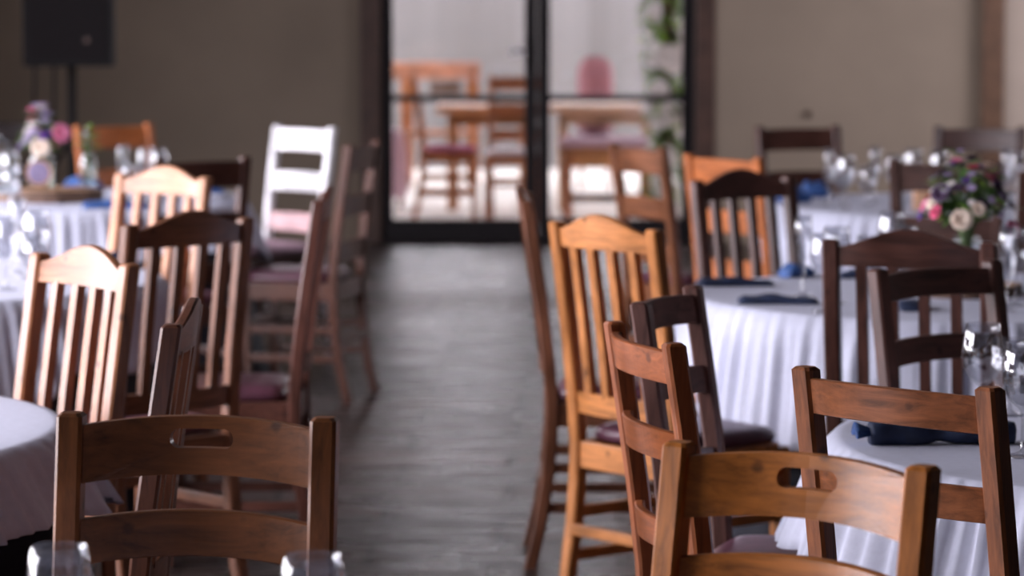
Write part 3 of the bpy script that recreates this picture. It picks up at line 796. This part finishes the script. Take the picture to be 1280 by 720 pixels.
# ------------------------------------------------------------------ outside: the patio
struct('patio_ground', [((-9, YW + .25, -.12), (9, 40, -.004))], 'patio')
struct('outside_ground', [((-40, -20, -.16), (XL - .25, 45, -.12))], 'ground')
struct('added_patio_roof', [((-5, YW + .25, 2.85), (6, 27.6, 2.97))], 'ceiling')  # unseen roof added over the patio to dim its daylight
struct('added_patio_wall', [((-5.1, YW + .25, 0), (-5, 28.4, 1.9)), ((6, YW + .25, 0), (6.1, 28.4, 1.9))], 'fence')  # unseen side walls, added to cut the daylight on the patio
tag(struct('patio_fence', [((-7, 28.4, 0), (7, 28.46, 2.6))], 'fence'), None, None, None)
OUT = 'wooden chairs out on the patio'
chair('ladder', -.43, 22.4, -90, (.36, .11, .035), 'orange wooden chair with a pink seat outside the left glass door', OUT, 'pink_seat')
chair('ladder', .02, 22.02, 176, (.40, .13, .05), 'wooden chair with a white seat outside, beside the door centre', OUT, 'pale_seat')
def patio_table(x0, x1, y0, y1, z, tone, label, apron=True):
    t = thing('patio_table', label, 'table', ((x0 + x1) / 2, (y0 + y1) / 2, 0), 0, 'wooden tables on the patio')
    w, d = (x1 - x0) / 2, (y1 - y0) / 2
    bm = bmesh.new()
    n = 5
    for k in range(n):
        a = -d + 2 * d * k / n; box(bm, (-w, a + .004, z - .055), (w, a + 2 * d / n - .004, z), .004)
    finish(bm, 'table_top', M['wood_x'], t, False, tone)
    bm = bmesh.new(); box(bm, (-w + .08, -d + .06, z - .14), (w - .08, -d + .085, z - .056), .003); box(bm, (-w + .08, d - .085, z - .14), (w - .08, d - .06, z - .056), .003)
    for s in (-1, 1): box(bm, (s * (w - .09) - .012, -d + .06, z - .14), (s * (w - .09) + .012, d - .06, z - .056), .003)
    finish(bm, 'apron', M['wood_x'], t, False, tuple(c * .6 for c in tone))
    for sx in (-1, 1):
        for sy in (-1, 1):
            bm = bmesh.new(); box(bm, (sx * (w - .11) - .035, sy * (d - .10) - .035, 0), (sx * (w - .11) + .035, sy * (d - .10) + .035, z - .056), .005)
            finish(bm, 'leg', M['wood_z'], t, False, tuple(c * .8 for c in tone))
    return t
patio_table(-.54, .20, 22.95, 23.7, .755, (.60, .27, .12), 'pale orange wooden table outside the left glass door')
patio_table(.26, 1.10, 22.90, 23.7, .765, (.75, .48, .32), 'pale cream-topped wooden table outside the right glass door')
# bench with a lilac cushion
t = thing('patio_bench', 'low wooden bench with a lilac cushion outside the right glass door', 'bench', (.66, 22.45, 0))
bm = bmesh.new(); box(bm, (-.33, -.19, .455), (.33, .19, .495), .004); finish(bm, 'seat', M['wood_x'], t, False, (.40, .17, .08))
bm = bmesh.new(); box(bm, (-.32, -.185, .497), (.32, .185, .56), .02); finish(bm, 'seat_pad', M['lilac_seat'], t, True)
bm = bmesh.new(); box(bm, (-.28, -.165, .36), (.28, -.14, .453), .003); box(bm, (-.28, .14, .36), (.28, .165, .453), .003); finish(bm, 'apron', M['wood_x'], t, False, (.62, .27, .11))
for sx in (-1, 1):
    for sy in (-1, 1):
        bm = bmesh.new(); box(bm, (sx * .27 - .03, sy * .15 - .03, 0), (sx * .27 + .03, sy * .15 + .03, .454), .004); finish(bm, 'leg', M['wood_z'], t, False, (.42, .13, .045))
bm = bmesh.new(); box(bm, (-.25, -.16, .11), (.25, -.135, .165), .003); finish(bm, 'stretcher', M['wood_x'], t, False, (.18, .08, .06))
# high-backed bench further out
t = thing('high_back_bench', 'pinkish wooden bench with a broad back board far out on the patio', 'bench', (-.62, 26.0, 0))
bm = bmesh.new(); box(bm, (-.42, .16, .86), (.36, .20, 1.0), .006); finish(bm, 'back_board', M['wood_x'], t, False, (.55, .24, .14))
bm = bmesh.new(); box(bm, (-.05, .165, .74), (.20, .195, .84), .006); finish(bm, 'back_splat', M['wood_x'], t, False, (.14, .08, .05))
bm = bmesh.new(); box(bm, (-.42, -.22, .41), (.36, .16, .45), .006); finish(bm, 'seat', M['wood_x'], t, False, (.42, .17, .09))
for sx in (-.24, .30):
    bm = bmesh.new(); box(bm, (sx - .05, .201, 0), (sx + .05, .245, .95), .004); finish(bm, 'back_post', M['wood_z'], t, False, (.46, .17, .06))
    bm = bmesh.new(); box(bm, (sx - .03, -.20, 0), (sx + .03, -.14, .41), .004); finish(bm, 'front_leg', M['wood_z'], t, False, (.46, .17, .06))
# pink round-backed chair
t = thing('tub_chair', 'pink round-backed tub chair against the grey fence outside', 'chair', (.66, 25.4, 0))
bm = bmesh.new(); loops = []
for j in range(13):
    a = R(20 + 140 * j / 12) ; top = 1.06 - .10 * abs(j - 6) ** 3 / 216
    ri, ro = .115, .150
    loops.append([(ri * math.cos(a), ri * math.sin(a), .42), (ro * math.cos(a), ro * math.sin(a), .42), (ro * math.cos(a), ro * math.sin(a), top - .02), ((ri + ro) / 2 * math.cos(a), (ri + ro) / 2 * math.sin(a), top), (ri * math.cos(a), ri * math.sin(a), top - .02)])
loft(bm, loops); finish(bm, 'shell_back', M['dusty_pink'], t, True)
bm = bmesh.new(); lathe(bm, [(0, .36), (.14, .36), (.155, .38), (.155, .44), (.14, .465), (0, .47)], 32); finish(bm, 'seat', M['leather'], t, True)
for k in range(4):
    a = R(45 + 90 * k); bm = bmesh.new(); tube(bm, [(.13 * math.cos(a), .13 * math.sin(a), .37), (.165 * math.cos(a), .165 * math.sin(a), .0)], [.018, .012], 8); finish(bm, 'leg', M['wood_z'], t, True, (.30, .13, .07))
# pouf
t = thing('pouf', 'tall pink upholstered stool at the left edge of the glass door', 'stool', (-.93, 23.4, 0))
finish(cushion_bm(.34, .34, .08, .50), 'body', M['lilac_seat'], t, True)
for k in range(4):
    bm = bmesh.new(); a = R(45 + 90 * k); tube(bm, [(.16 * math.cos(a), .16 * math.sin(a), 0), (.16 * math.cos(a), .16 * math.sin(a), .10)], .016, 8); finish(bm, 'foot', M['wood_z'], t, False, (.3, .13, .07))
# flowering climber on a post
rng = random.Random(11)
t = thing('climbing_plant', 'white-flowering climber on a post outside the right glass door', 'plant', (1.03, 21.35, 0))
bm = bmesh.new(); box(bm, (-.04, -.04, 0), (.04, .04, 2.6), .005); finish(bm, 'post', M['pillar'], t)
bm = bmesh.new()
for s in (0, 2.1, 4.2):
    tube(bm, [((.05 + .01 * math.sin(3 * z)) * math.cos(s + 3.2 * z), (.05 + .01 * math.sin(3 * z)) * math.sin(s + 3.2 * z), z) for z in [i * .08 for i in range(32)]], .006, 6)
finish(bm, 'vine', M['stem'], t, True)
bm = bmesh.new()
for i in range(1000):
    z = rng.uniform(.05, 2.5); a = rng.uniform(0, 6.283); wide = .075 + .05 * (z > .75) + .03 * math.sin(5 * z)
    r0 = rng.uniform(.03, wide)
    leaf_into(bm, (r0 * math.cos(a), r0 * math.sin(a), z), (math.cos(a), math.sin(a), rng.uniform(-.8, .6)), rng.uniform(.07, .12), rng.uniform(.04, .065), rng, 0 if rng.random() < .7 else 1)
fo = finish(bm, 'leaves', None, t, False, mats=[M['leaf'], M['leaf_dark']])
for i in range(44):
    low = i % 2
    z = rng.uniform(.06, .86) if low else rng.uniform(.8, 2.4)
    a = rng.uniform(-2.9, -.2); rr = (.09 if low else .13) + rng.uniform(-.02, .02)
    blossom(t, 'white', rng.uniform(.055, .085), (rr * math.cos(a), rr * math.sin(a), z), (math.cos(a), math.sin(a), .25), seed=i)

# ------------------------------------------------------------------ daylight
w = bpy.data.worlds.new('sky'); sc.world = w; w.use_nodes = True
nt = w.node_tree; nt.nodes.clear()
bg = nt.nodes.new('ShaderNodeBackground'); wo = nt.nodes.new('ShaderNodeOutputWorld')
bg.inputs[0].default_value = (.90, .87, .96, 1); bg.inputs[1].default_value = 8.6
nt.links.new(bg.outputs[0], wo.inputs[0])
struct('window_5', [((XR + .08, 16.9, 1.35), (XR + .14, 16.96, 2.95)), ((XR + .08, 19.54, 1.35), (XR + .14, 19.6, 2.95)), ((XR + .08, 16.9, 1.35), (XR + .14, 19.6, 1.41)), ((XR + .08, 16.9, 2.89), (XR + .14, 19.6, 2.95))], 'casing')
L = bpy.data.lights.new('window_portal', 'AREA'); L.shape = 'RECTANGLE'; L.size = 2.7; L.size_y = 1.6; L.cycles.is_portal = True
lo = link(bpy.data.objects.new('window_portal', L)); lo.location = (XR + .2, 18.25, 2.15); lo.rotation_euler = (R(90), 0, R(90))
L = bpy.data.lights.new('door_portal', 'AREA'); L.shape = 'RECTANGLE'; L.size = 2.0; L.size_y = 2.1; L.cycles.is_portal = True
lo = link(bpy.data.objects.new('door_portal', L)); lo.location = (.16, YW + .24, 1.08); lo.rotation_euler = (R(-90), 0, 0)

# ------------------------------------------------------------------ camera
cam = bpy.data.cameras.new('camera'); co = link(bpy.data.objects.new('camera', cam)); sc.camera = co
cam.sensor_width = 36; cam.lens = 112.5; cam.clip_end = 200
co.location = (0, 0, 1.60); co.rotation_euler = (R(90) - math.atan(375 / 4000), 0, 0)
cam.dof.use_dof = True; cam.dof.focus_distance = 5.05; cam.dof.aperture_fstop = 4.6
sc.view_settings.view_transform = 'Standard'; sc.view_settings.look = 'None'; sc.view_settings.gamma = 1; sc.view_settings.exposure = 1.0
sc.view_settings.use_curve_mapping = False
sc.cycles.max_bounces = 12; sc.cycles.diffuse_bounces = 5; sc.cycles.transparent_max_bounces = 24; sc.cycles.sample_clamp_indirect = 8
